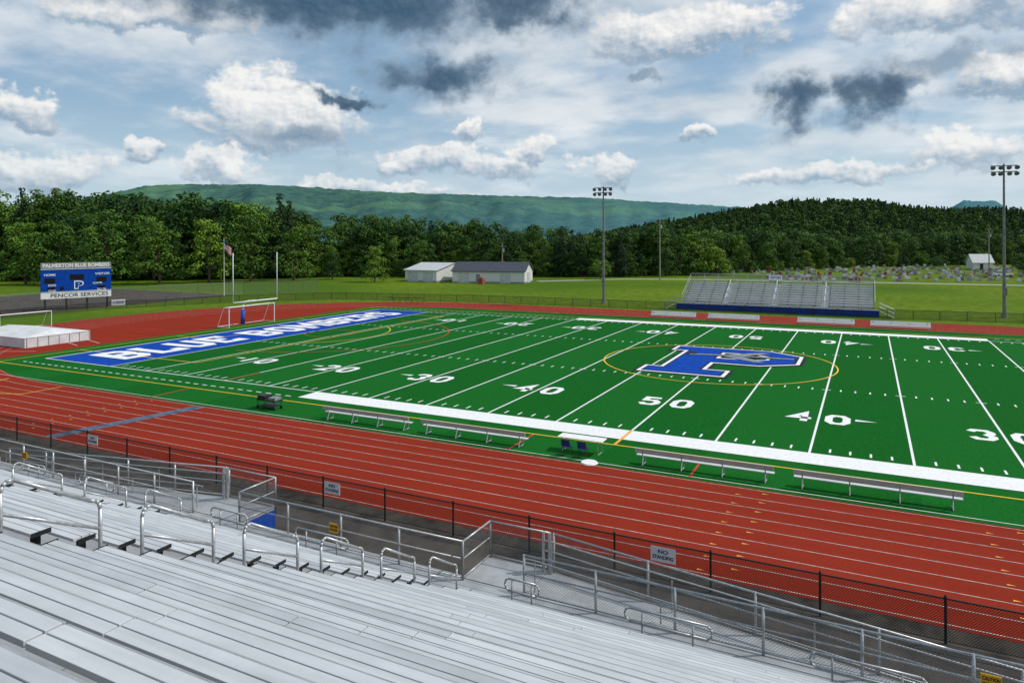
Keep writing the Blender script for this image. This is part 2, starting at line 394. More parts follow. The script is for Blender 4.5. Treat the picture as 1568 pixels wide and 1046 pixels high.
def aisle_rail(c,ya,yb,za,zb):
    h=MB(); H=.82; r=.027
    pts=[(c,ya,za),(c,ya,za+H-.14),(c,ya+.02,za+H-.07),(c,ya+.06,za+H-.03),(c,ya+.14,za+H-.02),(c,yb-.14,zb+H+.03),(c,yb-.06,zb+H),(c,yb-.02,zb+H-.04),(c,yb,zb+H-.12),(c,yb,zb)]
    h.tube(pts,r,'galv',n=10); h.cyl((c,ya,za+.42),(c,yb,zb+.42),r*.85,'galv',10)
    h.cyl((c,ya,za),(c,ya,za+.012),.06,'galv'); h.cyl((c,yb,zb),(c,yb,zb+.012),.06,'galv')
    h.obj('aisle_handrail',smooth=True)
for c in aisles[:4]+aisles[4:5]:
    for j in range(9):
        yb=-22.35-.10-3*RUN*j; ya=yb-2*RUN
        def tz(y):
            i=int((YF-y)/RUN) if y<YF else -1
            return ZF if y>YF else ZF+RISE*(i+1)
        if ya<-41: break
        if c>12 and ya<-30: break
        aisle_rail(c,ya,yb,tz(ya),tz(yb))
for (x0,x1) in ((-7.1,-5.5),(-3.5,-1.5),(3.55,4.5),(6.7,8.7),(10.7,12.8),(-14,-12),(-17.6,-16.1),(17,19)):
    h=MB(); y=-22.15; r=.025; a_=.62;b_=.92
    pts=[(x0+.1,y,Z+a_),(x0+.02,y,Z+a_+.06),(x0,y,Z+a_+.15),(x0+.02,y,Z+b_-.06),(x0+.1,y,Z+b_),(x1-.1,y,Z+b_),(x1-.02,y,Z+b_-.06),(x1,y,Z+a_+.15),(x1-.02,y,Z+a_+.06),(x1-.1,y,Z+a_)]
    h.tube(pts,r,'galv',True,n=10)
    ins=.2 if x1-x0<1.2 else .42
    for x in (x0+ins,x1-ins): h.cyl((x,y,Z),(x,y,Z+b_),r,'galv'); h.cyl((x,y,Z),(x,y,Z+.012),.06,'galv')
    h.obj('guard_rail',smooth=True)
b=MB(); b.box(-6.94,-6.9,-21.0,-19.6,.35,1.22,'blue'); b.obj('blue_panel')

# ---------------------------------------------------------------- near black fence
FY=-16.2
e=empty('track_fence'); a_=MB(); c_=MB()
xs=np.arange(13.6-3.05*25,50,3.05)
for x in xs:
    a_.cyl((x,FY,0),(x,FY,1.27),.035,'steel_dark'); a_.cyl((x,FY,1.27),(x,FY,1.31),.04,'steel_dark',r2=.01)
a_.cyl((xs[0],FY,1.2),(xs[-1],FY,1.2),.026,'steel_dark'); a_.cyl((xs[0],FY,.08),(xs[-1],FY,.08),.012,'steel_dark')
c_.quad((xs[0],FY,.05),(xs[-1],FY,.05),(xs[-1],FY,1.19),(xs[0],FY,1.19),'chain_b')
a_.obj('posts_and_rails',e); c_.obj('chain_link_mesh',e)
def sign(name,lines,x,y,z,w,h,bg,fg,rz=0,border=None):
    e=empty(name,(x,y,z),rz); s=MB(); s.box(-w/2,w/2,-.01,.01,-h/2,h/2,bg); s.obj('panel',e)
    n=len(lines)
    for i,t_ in enumerate(lines):
        hh=h*.66/n; zz=h/2-h*.14-hh*.5-(i*h*.76/n)
        text(t_,'lettering',e,(0,-.016,zz),(math.pi/2,0,0),w*(.4 if t_=='NO' else .84),hh*.8,fg,.03)
    return e
for x in (-22.5,-7.25,6.05): sign('no_standing_sign',['NO','STANDING'],x,FY-.05,.87,.78,.46,'white','navy')
M['sign_yellow']=mat('sign_yellow',(.75,.40,.02),.5,var=.03)
for x in (-19.3,-2.9,13.97):
    sign('warning_sign',['CAUTION','WATCH STEP'],x,NRY-.05,1.88,.36,.28,'sign_yellow','black')

# ---------------------------------------------------------------- far fence
e=empty('perimeter_fence'); a_=MB(); c_=MB()
pl=[(-80,-16.2),(-90,-5),(-95,8),(-93.5,31),(-86,46),(-74,60),(-48,65.6),(-24,66),(5,66.4),(29,68.5),(80,69)]
for (p,q) in zip(pl[:-1],pl[1:]): fence_run(a_,c_,p[0],q[0],p[1],0,0,h=1.2,sp=3.0,y2=q[1],rails=(1.,.05),mat='steel_dark',chain='chain_b',r=.03)
a_.obj('posts_and_rails',e); c_.obj('chain_link_mesh',e)
e=empty('tall_fence'); a_=MB(); c_=MB()
for (p,q) in zip([(-106,5),(-106,33),(-98,62)],[(-106,33),(-98,62),(-88,72)]): fence_run(a_,c_,p[0],q[0],p[1],0,0,h=2.4,sp=3.0,y2=q[1],rails=(1.,.05),r=.03,mat='polegrey')
a_.obj('posts_and_rails',e); c_.obj('chain_link_mesh',e)

# ---------------------------------------------------------------- team benches
def bench(x0,x1,y):
    e=MB(); L=x1-x0; n=4
    e.box(x0,x1,y-.02,y+.24,.42,.455,'alu_c')
    e.add([(x0,y-.17,.58),(x1,y-.17,.58),(x1,y-.145,.60),(x0,y-.145,.60),(x0,y-.25,.83),(x1,y-.25,.83),(x1,y-.215,.84),(x0,y-.215,.84)],
          [(0,1,5,4),(3,7,6,2),(4,5,6,7),(0,3,2,1),(0,4,7,3),(1,2,6,5)],'alu_c')
    for j in range(n):
        x=x0+.35+(L-.7)*j/(n-1)
        e.cyl((x,y+.22,.42),(x,y+.30,.03),.028,'galv'); e.cyl((x,y-.02,.42),(x,y-.22,.03),.028,'galv')
        e.cyl((x,y+.32,.045),(x,y-.25,.045),.028,'galv'); e.cyl((x,y+.24,.40),(x,y-.14,.40),.028,'galv'); e.cyl((x,y-.1,.40),(x,y-.22,.80),.028,'galv')
    e.obj('team_bench')
for x0,x1 in ((-17.3,-11.1),(-10.3,-3.9),(1.9,8.1),(8.9,15.1)): bench(x0,x1,-5.35)
for x0,x1 in ((-14.6,-8.6),(-7.0,-.6),(3.9,10.3),(12.0,18.2)):
    e=MB(); y=56.2
    e.box(x0,x1,y-.35,y+.1,.40,.46,'white'); e.box(x0,x1,y+.16,y+.2,.5,.86,'white'); e.box(x0,x1,y-.36,y-.33,.25,.4,'white')
    for j in range(4):
        x=x0+.3+(x1-x0-.6)*j/3; e.cyl((x,y-.3,.4),(x,y-.3,.02),.03,'galv'); e.cyl((x,y+.15,.8),(x,y+.15,.02),.03,'galv')
    e.obj('team_bench')
e=empty('folding_table',(-1.1,-4.75,0)); t=MB()
t.box(-1.2,1.2,-.38,.38,.70,.745,'white'); t.obj('table_top',e,bevel=.02); t=MB()
for x in (-.95,.95):
    t.cyl((x,-.28,.7),(x,-.28,.03),.018,'galv'); t.cyl((x,.28,.7),(x,.28,.03),.018,'galv'); t.cyl((x,-.3,.04),(x,.3,.04),.018,'galv')
t.obj('legs',e)
for dx in (-1.55,-.7):
    c=MB(); x=dx; y=-5.6
    c.box(x-.22,x+.22,y-.2,y+.22,.43,.46,'navy'); 
    c.add([(x-.22,y-.2,.5),(x+.22,y-.2,.5),(x+.22,y-.27,.85),(x-.22,y-.27,.85),(x-.22,y-.22,.5),(x+.22,y-.22,.5),(x+.22,y-.29,.85),(x-.22,y-.29,.85)],[(0,1,2,3),(7,6,5,4),(3,2,6,7),(0,4,5,1),(0,3,7,4),(1,5,6,2)],'navy')
    for a1 in (-.2,.2):
        c.cyl((x+a1,y-.29,.86),(x+a1,y+.2,.03),.013,'steel_dark'); c.cyl((x+a1,y+.2,.44),(x+a1,y-.24,.03),.013,'steel_dark')
    c.obj('folding_chair')
c=MB(); c.cyl((-.15,-6.25,.02),(-.15,-6.25,.07),.42,'white',24,.38); c.obj('utility_cover')
c=MB(); x,y=-22.2,-5.0
c.box(x-.8,x+.8,y-.35,y+.35,.55,.62,'steel_dark'); c.box(x-.7,x-.1,y-.3,y+.3,.62,.85,'steel_dark'); c.box(x+.2,x+.75,y-.3,y+.3,.62,.78,'grey')
c.box(x-.6,x+.6,y-.3,y+.3,.2,.26,'steel_dark')
for sx in (-.7,.7):
    for sy in (-.3,.3): c.cyl((x+sx,y+sy,.14),(x+sx,y+sy,.85),.02,'steel_dark'); c.cyl((x+sx-.0,y+sy-.03,.13),(x+sx,y+sy+.03,.13),.11,'steel_dark',12)
c.obj('equipment_cart')

# ---------------------------------------------------------------- goals
def goalpost(s):
    e=empty('football_goalpost'); gmb=MB(); X=s*57.0; B0=s*59.3; c=CY+2.2 if s<0 else CY
    gmb.tube([(B0,c,0),(B0,c,1.9),(B0-s*.15,c,2.5),(B0-s*.6,c,2.9),(B0-s*1.3,c,3.03),(X,c,3.05)],.085,'white',n=12)
    gmb.cyl((X,c-3.56,3.05),(X,c+3.56,3.05),.075,'white',12)
    for q in (-3.56,3.56): gmb.cyl((X,c+q,3.0),(X,c+q,9.1),.05,'white',12)
    gmb.obj('posts',e,smooth=True); p=MB(); p.cyl((B0,c,.03),(B0,c,1.85),.27,'sky_blue_pad',14); p.obj('pad',e,smooth=True)
def soccer(X,c,s,k_=1.):
    e=empty('soccer_goal'); gmb=MB(); q0=3.66*k_; H=2.44*k_; r=.055*k_
    for q in (-q0,q0):
        gmb.tube([(X,c+q,0),(X,c+q,H)],r,'white'); gmb.tube([(X,c+q,H),(X+s*.9,c+q,H-.04),(X+s*2.0,c+q,.05),(X,c+q,.05)],r*.55,'white')
    gmb.cyl((X,c-q0,H),(X,c+q0,H),r,'white'); gmb.cyl((X+s*2.0,c-q0,.05),(X+s*2.0,c+q0,.05),r*.55,'white'); gmb.cyl((X+s*.9,c-q0,H-.04),(X+s*.9,c+q0,H-.04),r*.5,'white')
    gmb.obj('frame',e)
goalpost(-1); goalpost(1); soccer(-57.6,CY+2.2,-1)
soccer(-79,11.5,-1,.8)
m=MB(); x0,x1,y0,y1=-73,-63,2.6,9.2
m.box(x0,x1,y0,y1,.02,1.0,'cover')
m.add([(x0,y0-.05,1.0),(x1+.05,y0-.05,1.0),(x1+.05,y1+.05,1.0),(x0,y1+.05,1.0),(x0+1,(y0+y1)/2,1.55),(x1-1.2,(y0+y1)/2,1.55)],[(0,1,5,4),(1,2,5),(2,3,4,5),(3,0,4)],'cover')
for i in range(7):
    y=y0+.2+i*1.05; m.cyl((x1+.03,y,.05),(x1+.03,y,1.0),.02,'grey')
m.obj('landing_mat_cover')
h=MB()
for i in range(6):
    x=-60+i*1.1; y=58.2+i*.12
    for q in (0,.95): h.cyl((x+q,y,.02),(x+q,y,1.0),.02,'steel_dark'); h.cyl((x+q,y,.03),(x+q,y-.6,.03),.02,'steel_dark')
    h.box(x-.02,x+.98,y-.01,y+.02,.9,1.0,'steel_dark')
h.obj('hurdles')

# ---------------------------------------------------------------- scoreboard
dx,dy=3.2,8.3; L=math.hypot(dx,dy); rz=math.atan2(dy,dx)
sb=empty('scoreboard',(-98.4,29.5,0),rz)
b=MB(); w2=4.75
for x in (-4.2,-1.4,1.4,4.2): b.box(x-.12,x+.12,.05,.3,0,2.6,'steel_dark')
b.box(-w2,w2,0,.35,2.75,6.3,'blue'); b.box(-w2,w2,-.02,.33,1.75,2.65,'white'); b.box(-w2,w2,.05,.25,6.36,7.25,'grey')
for x,z,w_,h_ in ((-3.6,4.5,1.4,.8),(0,5.0,1.9,.8),(3.4,4.5,1.4,.8),(-3.4,3.3,1.0,.5),(-2.0,3.3,.5,.5),(3.4,3.3,1.0,.5)):
    b.box(x-w_/2,x+w_/2,-.03,-.001,z-h_/2,z+h_/2,'black')
for z in (2.78,6.27): b.box(-w2,w2,-.04,-.002,z-.04,z+.04,'white')
b.obj('cabinet',sb)
R=(math.pi/2,0,0)
text('PENCOR SERVICES','sponsor_lettering',sb,(0.4,-.04,2.2),R,7.8,.6,'steel_dark',.01)
text('PALMERTON BLUE BOMBERS','header_lettering',sb,(0,.03,6.8),R,9.0,.6,'white',.03)
for t_,x,z,w_ in (('HOME',-3.6,5.4,1.5),('VISITOR',3.5,5.4,2.1),('QUARTER',2.8,3.95,1.3),('TO GO',-3.3,2.95,1.0),('DOWN',-3.3,3.8,1.0),('BALL ON',3.4,2.95,1.2)): text(t_,'label',sb,(x,-.04,z),R,w_,.33,'white',.02)
text('P','emblem',sb,(.2,-.05,3.7),R,1.3,1.3,'white',.09); text('P','emblem_core',sb,(.2,-.06,3.7),R,1.0,1.0,'blue',.05)
e=sign('sponsor_sign',['SCOREBOARD'],-93.5,33,.9,1.9,.9,'white','blue',math.radians(65)); 
e=empty('flagpole',(-96.5,56,0),math.radians(20)); f=MB(); f.cyl((0,0,0),(0,0,10.9),.06,'white',8,.035); f.cyl((0,0,10.9),(0,0,11.05),.08,'yellow'); f.obj('pole',e)
f=MB()
for i in range(7):
    for j in range(8):
        q_=.24; a1=q_*i;a2=q_*(i+1); s0=math.sin(j*.9)*.12; s1=math.sin((j+1)*.9)*.12; w_=.17; d_=.17
        f.quad((.05+j*w_,s0,10.6-a1-j*d_),(.05+j*w_+w_,s1,10.6-a1-(j+1)*d_),(.05+j*w_+w_,s1,10.6-a2-(j+1)*d_),(.05+j*w_,s0,10.6-a2-j*d_),'navy' if (i<3 and j<4) else ('red' if i%2==0 else 'white'))
f.obj('flag',e)

# ---------------------------------------------------------------- light poles
def light_pole(x,y,H):
    e=empty('stadium_light_pole',(x,y,0),math.radians(5)); p=MB(); p.cyl((0,0,0),(0,0,H),.22,'polegrey',12,.11)
    p.cyl((0,0,0),(0,0,.6),.4,'concrete',12)
    for zz in (H-.25,H-1.05): p.box(-1.5,1.5,-.07,.07,zz-.06,zz+.06,'polegrey')
    p.cyl((0,0,H-2.4),(0,-.5,H-2.4),.05,'polegrey'); p.box(-.25,.25,-.4,-.15,3.0,4.0,'polegrey'); p.obj('pole',e)
    f=MB()
    for zz,xs_ in ((H-.25,(-1.35,-.45,.45,1.35)),(H-1.05,(-1.3,1.3,-.5,.5))):
        for x_ in xs_:
            f.cyl((x_,-.05,zz+.0),(x_,-.3,zz-.12),.10,'steel_dark',10,.14); f.cyl((x_,-.3,zz-.12),(x_,-.62,zz-.32),.16,'polegrey',12,.31)
    f.obj('floodlights',e)
light_pole(-26.8,71.5,19.2); light_pole(27.9,75,20.4)
def utility(x,y,H):
    p=MB(); p.cyl((x,y,0),(x,y,H),.2,'wood',8,.13); p.box(x-1.1,x+1.1,y-.07,y+.07,H-1.0,H-.85,'wood'); p.cyl((x+.35,y,H-2.4),(x+.35,y,H-1.5),.22,'galv'); 
    for q in (-1,-.3,1): p.cyl((x+q,y,H-.85),(x+q,y,H-.6),.05,'grey')
    p.obj('utility_pole')
utility(-35,137,15.5); utility(-75,128,9.5); utility(46,230,13)
def car(x,y,rz):
    e=empty('parked_car',(x,y,0),rz); b=MB()
    prof_=[(-2.2,.35),(2.2,.35),(2.2,.75),(1.95,.9),(1.1,1.0),(-2.1,1.0),(-2.2,.8)]
    n=len(prof_); vs=[(p,-.88,q) for p,q in prof_]+[(p,.88,q) for p,q in prof_]
    b.add(vs,[tuple(range(n)),tuple(range(2*n-1,n-1,-1))]+[(i,i+n,(i+1)%n+n,(i+1)%n) for i in range(n)],'white'); b.obj('body',e,bevel=.05)
    c=MB(); pr=[(-1.95,1.0),(1.0,1.0),(.35,1.45),(-1.5,1.45)]; vs=[(p,-.80+.1*(q>1.1),q) for p,q in pr]+[(p,.80-.1*(q>1.1),q) for p,q in pr]
    c.add(vs,[(0,1,2,3),(7,6,5,4)]+[(i,i+4,(i+1)%4+4,(i+1)%4) for i in range(4)],'glass'); c.box(-1.45,.3,-.68,.68,1.452,1.49,'white'); c.obj('cabin',e)
    w=MB()
    for px in (-1.4,1.4):
        for py in (-.8,.8): w.cyl((px,py-.1,.33),(px,py+.1,.33),.33,'steel_dark',16)
    w.obj('wheels',e)
car(44,190,.3)

# ---------------------------------------------------------------- visitor bleachers
e=empty('visitor_bleachers'); b=MB(); c=MB(); X0,X1=-13.6,12.6; y0=68.2; n=10
for i in range(n):
    z=.95+.3*i; y=y0+1.3+i*.61
    b.box(X0+.2,X1-.2,y,y+.5,z-.04,z,'alu'); 
    for (xa,xb) in ((X0+.2,-7.8),(-6.6,-1.0),(.2,5.7),(6.9,X1-.2)): b.box(xa,xb,y+.34,y+.6,z+.38,z+.43,'alu_c')
    b.box(X0+.2,X1-.2,y-.01,y,z-.25,z-.05,'alu_b')
    for x in np.arange(X0+.4,X1,1.83): b.box(x-.02,x+.02,y+.44,y+.52,z,z+.38,'dark')
for xa in (-7.2,-.4,6.3):
    for i in range(n-1): b.box(xa-.45,xa+.45,y0+1.55+i*.61,y0+1.85+i*.61,.96+.3*i,1.10+.3*i,'alu')
    for i in (0,3,6):
        ya=y0+1.5+i*.61; za=.95+.3*i
        c.tube([(xa,ya,za),(xa,ya,za+.9),(xa,ya+1.2,za+1.5),(xa,ya+1.2,za+.6)],.03,'white')
b.box(X0-.5,X1+.5,y0,y0+1.28,.87,.92,'alu2')
b.box(X0-.5,X1+.5,y0-.05,y0-.01,.05,.9,'blue')
for x in np.arange(X0-.4,X1+.5,2.4): b.box(x-.03,x+.03,y0-.09,y0-.055,.05,.9,'steel_dark')
b.obj('seating',e)
fence_run(c,None,X0-.5,X1+.5,y0,.9,.9,sp=2.4,rails=(1.,.55),r=.03)
zt=.95+.3*n; yt=y0+1.3+.61*n+.1
d=MB(); fence_run(c,d,X0,X1,yt,zt-.2,zt-.2,h=1.3,sp=2.2,rails=(1.,.5,.05),r=.03)
for x in (X0,X1): fence_run(c,d,x,x+.01,y0+1.2,.95,zt-.2,h=1.1,sp=1.8,y2=yt,rails=(1.,.5),r=.03)
for s_,x in ((-1,X0-.5),(1,X1+.5)):
    for f_ in range(6):
        xa,xb=sorted((x+s_*.3*f_,x+s_*.3*(f_+1))); c.box(xa,xb,y0,y0+1.2,.75-.15*f_,.79-.15*f_,'alu2')
    for yy in (y0,y0+1.2):
        c.cyl((x,yy,1.9),(x+s_*1.9,yy,1.0),.03,'galv'); c.cyl((x,yy,1.4),(x+s_*1.9,yy,.5),.03,'galv'); c.cyl((x+s_*1.9,yy,0),(x+s_*1.9,yy,1.0),.03,'galv')
for x in np.arange(X0,X1+.1,2.6):
    for f_ in (0.3,.65,1): c.cyl((x,y0+1.3+6.1*f_,0),(x,y0+1.3+6.1*f_,.95+3.0*f_-.3),.05,'galv')
c.obj('frame_and_railings',e); d.obj('chain_link_mesh',e)
sign('bleacher_sign',['VISITORS'],-.8,yt-.06,4.6,1.9,.75,'white','blue')

# ---------------------------------------------------------------- buildings
def gable(name,x,y,rz,L,D,hw,hr,roof,doors=(),over=.35):
    e=empty(name,(x,y,0),rz); w=MB()
    w.add([(0,0,0),(L,0,0),(L,D,0),(0,D,0),(0,0,hw),(L,0,hw),(L,D,hw),(0,D,hw),(0,D/2,hr),(L,D/2,hr)],[(0,1,5,4),(1,2,6,9,5),(2,3,7,6),(3,0,4,8,7)],'wall')
    w.box(-.03,L+.03,-.04,D+.04,0,.35,'grey'); w.obj('walls',e)
    r=MB(); sl=(hr-hw)/(D/2); 
    for s_ in (0,1):
        ye=-over if s_==0 else D+over; ze=hw-sl*over
        r.add([(-over,ye,ze),(L+over,ye,ze),(L+over,D/2,hr),(-over,D/2,hr),(-over,ye,ze+.12),(L+over,ye,ze+.12),(L+over,D/2,hr+.12),(-over,D/2,hr+.12)],
          [(0,1,2,3),(4,5,6,7),(0,1,5,4),(1,2,6,5),(0,3,7,4)],roof)
    r.obj('roof',e); d=MB()
    for (a1,a2,z1,m,side) in doors:
        if side=='f': d.box(a1,a2,-.07,-.045,.02,z1,m)
        else: d.box(L+.045,L+.07,a1,a2,.02,z1,m)
    if doors: d.obj('doors_and_windows',e)
    return e
gable('storage_shed',-78.6,108.6,math.radians(13),18.0,9,2.9,4.9,'roofg',[(1.5,4.2,2.5,'roofl','f'),(6.0,7.0,2.1,'grey','f'),(12,14.5,2.4,'roofl','f'),(3,6,2.5,'roofl','r')])
gable('storage_shed',-92.5,108.5,math.radians(-2),9.6,15,2.9,4.5,'roofl',[(1,4,2.5,'roofl','f'),(5.5,8.5,2.5,'roofl','f')])
b=MB(); b.box(-70.2,-69.0,106.4,107.6,0,1.3,'rust'); b.box(-69.9,-69.3,106.6,107.2,1.3,1.6,'rust'); b.obj('storage_bin')
gable('chapel',42,232,math.radians(20),6,4.5,2.6,5.0,'roofl',[(2,3,2.0,'steel_dark','f')])
gs=MB()
for _ in range(620):
    t_=random.uniform(168,255); kk=random.uniform(.30,.86)
    if t_<205 and kk<.36: continue
    x=11.8+t_*(-.4511+.8925*kk); y=-38+t_*(.8925+.4511*kk)
    y=round(y/5.0)*5.0+random.uniform(-.5,.5); w_=random.uniform(.25,.55); h_=random.uniform(.5,1.05); m_=random.choice(['stone','stone','gravew','gravew','gravew','grey','rust'])
    gs.box(x-w_,x+w_,y-.15,y+.15,0,h_,m_); gs.box(x-w_-.12,x+w_+.12,y-.28,y+.28,0,.16,'concrete')
    if random.random()<.3: gs.box(x+w_+.2,x+w_+.45,y-.5,y-.25,0,.4,random.choice(['red','yellow','white','blue']))
gs.obj('gravestones')

# ---------------------------------------------------------------- trees
def leaf_quads(centres,radii,n_per,size,flat=.75,seed=0):
    r=np.random.default_rng(seed); V=[];
    for c,R in zip(centres,radii):
        n=int(n_per*(R/2.0)**2)+6
        d=r.normal(size=(n,3)); d/=np.linalg.norm(d,axis=1)[:,None]; d[:,2]=np.where((d[:,2]<-.3)&(r.random(n)<.6),-d[:,2],d[:,2]); rad=R*(.55+.45*r.random(n)**.5)
        p=c+d*rad[:,None]*np.array([1,1,flat])
        nrm=d+r.normal(size=(n,3))*.45+np.array([0,0,.3]); nrm/=np.linalg.norm(nrm,axis=1)[:,None]
        a=np.cross(nrm,r.normal(size=(n,3))); a/=np.linalg.norm(a,axis=1)[:,None]; b=np.cross(nrm,a)
        s=size*(.6+.8*r.random(n))[:,None]
        q=np.stack([p-a*s*.5,p-b*s*.4,p+a*s*.5,p+b*s*.4],1); V.append(q)
    return np.concatenate(V)
def tree_mesh(name,kind,seed,dens=60,size=.6,mleaf='leaf',trunk=True):
    r=np.random.default_rng(seed); mb=MB(); C=[];R=[]
    if kind=='dec':
        H=20.; cr=r.uniform(6.0,7.6); zb=r.uniform(1.8,3.2)
        nl=r.integers(6,9); lobes=[]
        for j in range(nl):
            an=j*2.4+r.uniform(-.4,.4); f_=j/(nl-1); rr=cr*r.uniform(.3,.58)*(1-.45*f_); lobes.append((rr*math.cos(an),rr*math.sin(an),zb+2+(17.2-zb-2)*f_,cr*r.uniform(.46,.64)*(1-.28*f_)))
        for lx,ly,lz,lr in lobes:
            for q in range(9):
                d=r.normal(size=3); d/=np.linalg.norm(d); d[2]=abs(d[2])*(1 if r.random()<.75 else -1)
                C.append(np.array([lx,ly,lz])+d*lr*.78*np.array([1,1,.85])); R.append(r.uniform(1.1,2.2))
        for q in range(12):
            an=r.uniform(0,6.28); C.append(np.array([cr*.8*math.cos(an),cr*.8*math.sin(an),zb+r.uniform(-.8,3.0)])); R.append(r.uniform(1.4,2.2))
        if trunk:
            mb.cyl((0,0,0),(.2,0,7),.42,'bark',6,.28,False); mb.cyl((.2,0,7),(0,.2,15),.28,'bark',5,.08,False)
            for lx,ly,lz,lr in lobes: mb.cyl((.15,0,min(lz-2.5,9)*.8),(lx,ly,lz),.16,'bark',4,.04,False)
    elif kind=='con':
        for z_ in np.arange(2.2,19.5,.85):
            rr=(20-z_)/18*3.9*r.uniform(.8,1.15)+.25; nb=max(3,int(rr*3))
            for j in range(nb):
                an=r.uniform(0,6.28); C.append(np.array([rr*.62*math.cos(an),rr*.62*math.sin(an),z_-rr*.12])); R.append(.45+rr*.32)
        if trunk: mb.cyl((0,0,0),(0,0,19.5),.32,'bark',6,.05,False)
    else:
        for q in range(46):
            d=r.normal(size=3); d/=np.linalg.norm(d); C.append(np.array([0,0,10])+d*np.array([6.5,6.5,8.0])*r.uniform(.6,1)); R.append(r.uniform(1.6,2.8))
        if trunk: mb.cyl((0,0,0),(0,0,8),.4,'bark',6,.25,False)
    Q=leaf_quads(C,R,dens,size,.75,seed=seed)
    o=len(mb.v); n=len(Q); mi=mb.mi(mleaf)
    mb.v+= [tuple(x) for x in Q.reshape(-1,3)]; mb.f+=[[o+4*i,o+4*i+1,o+4*i+2,o+4*i+3] for i in range(n)]; mb.m+=[mi]*n
    me=bpy.data.meshes.new(name); me.from_pydata(mb.v,[],mb.f)
    for m_ in mb.mats: me.materials.append(m_)
    me.polygons.foreach_set('material_index',mb.m); me.update(); return me
hi=[tree_mesh('dec_hi_%d'%i,'dec',10+i,46,.62,'leaf') for i in range(5)]
hib=[tree_mesh('dec_b_%d'%i,'dec',40+i,46,.62,'leaf_b') for i in range(2)]
bush=[tree_mesh('bush_%d'%i,'bush',50+i,38,.8,'leaf_b') for i in range(2)]
con=[tree_mesh('con_hi_%d'%i,'con',60+i,50,.5,'needle') for i in range(2)]
lo=[tree_mesh('dec_lo_%d'%i,'dec',70+i,8,1.5,'leaf',False) for i in range(3)]
loc=[tree_mesh('con_lo_%d'%i,'con',80+i,10,1.2,'needle',False) for i in range(2)]
def scatter(name,groups):
    root=empty(name)
    for gi,(me,pts) in enumerate(groups):
        if not pts: continue
        V=[];F=[]
        for (x,y,z,s) in pts:
            a_=random.uniform(0,6.28); h=s/2; o=len(V)
            for q in range(4):
                t_=a_+math.pi/4+q*math.pi/2; V.append((x+h*1.41421*math.cos(t_),y+h*1.41421*math.sin(t_),z))
            F.append((o,o+1,o+2,o+3))
        im=bpy.data.meshes.new('placement'); im.from_pydata(V,[],F); im.update()
        io=bpy.data.objects.new('placement',im); scene.collection.objects.link(io); io.parent=root
        io.instance_type='FACES'; io.use_instance_faces_scale=True; io.show_instancer_for_render=False
        to=bpy.data.objects.new('tree',me); scene.collection.objects.link(to); to.parent=io
def groups(meshes,pts,weights=None):
    G_=[[] for _ in meshes]
    for p in pts: G_[rng.choice(len(meshes),p=weights)].append(p)
    return list(zip(meshes,G_))
line=[(-250,20,24.5),(-222,44,25),(-196,68,25),(-170,80,23.5),(-146,91,22),(-126,117,19.5),(-104,128,17.5),(-80,137,15),(-57,146,13.5),(-37,157,14.5),(-28,180,13.5),(6,240,13),(65,296,13),(130,340,14)]
pts=[]
for i in range(len(line)-1):
    (xa,ya,ha),(xb,yb,hb)=line[i],line[i+1]; L_=math.hypot(xb-xa,yb-ya)
    nx,ny=-(yb-ya)/L_,(xb-xa)/L_
    depth=42 if i<8 else 34
    dd=0
    while dd<depth:
        sp=6.0 if dd<12 else 8
        for q in range(int(L_/sp)+1):
            f_=(q+random.random())/(L_/sp+1); hh=(ha+(hb-ha)*f_)*random.uniform(.74,1.08)
            if dd<4: hh*=random.uniform(.45,.9)
            pts.append((xa+(xb-xa)*f_+nx*(dd+random.uniform(-2.5,2.5)),ya+(yb-ya)*f_+ny*(dd+random.uniform(-2.5,2.5)),-.3,hh/20))
        dd+=sp*.9
scatter('forest_edge_trees',groups(hi+con[:1]+hib[:1],pts,[.170]*5+[.04,.11]))
sh=[]
for i in range(len(line)-1):
    (xa,ya,ha),(xb,yb,hb)=line[i],line[i+1]; L_=math.hypot(xb-xa,yb-ya); nx,ny=-(yb-ya)/L_,(xb-xa)/L_
    for q in range(int(L_/3.0)):
        f_=random.random(); sh.append((xa+(xb-xa)*f_-nx*random.uniform(-2,3),ya+(yb-ya)*f_-ny*random.uniform(-2,3),-.8,random.uniform(.14,.34)))
scatter('shrub_row',groups(bush+hi[:2],sh,[.15,.15,.35,.35]))
def single(name,me,x,y,h,sx=1.):
    o=bpy.data.objects.new(name,me); scene.collection.objects.link(o); o.location=(x,y,-.1); s=h/20; o.scale=(s*sx,s*sx,s); o.rotation_euler=(0,0,random.uniform(0,6.28)); return o
def at(u,t):  # bearing/range from the stand to ground coordinates
    return (11.8+t*(-.4511+.8925*u),-38+t*(.8925+.4511*u))
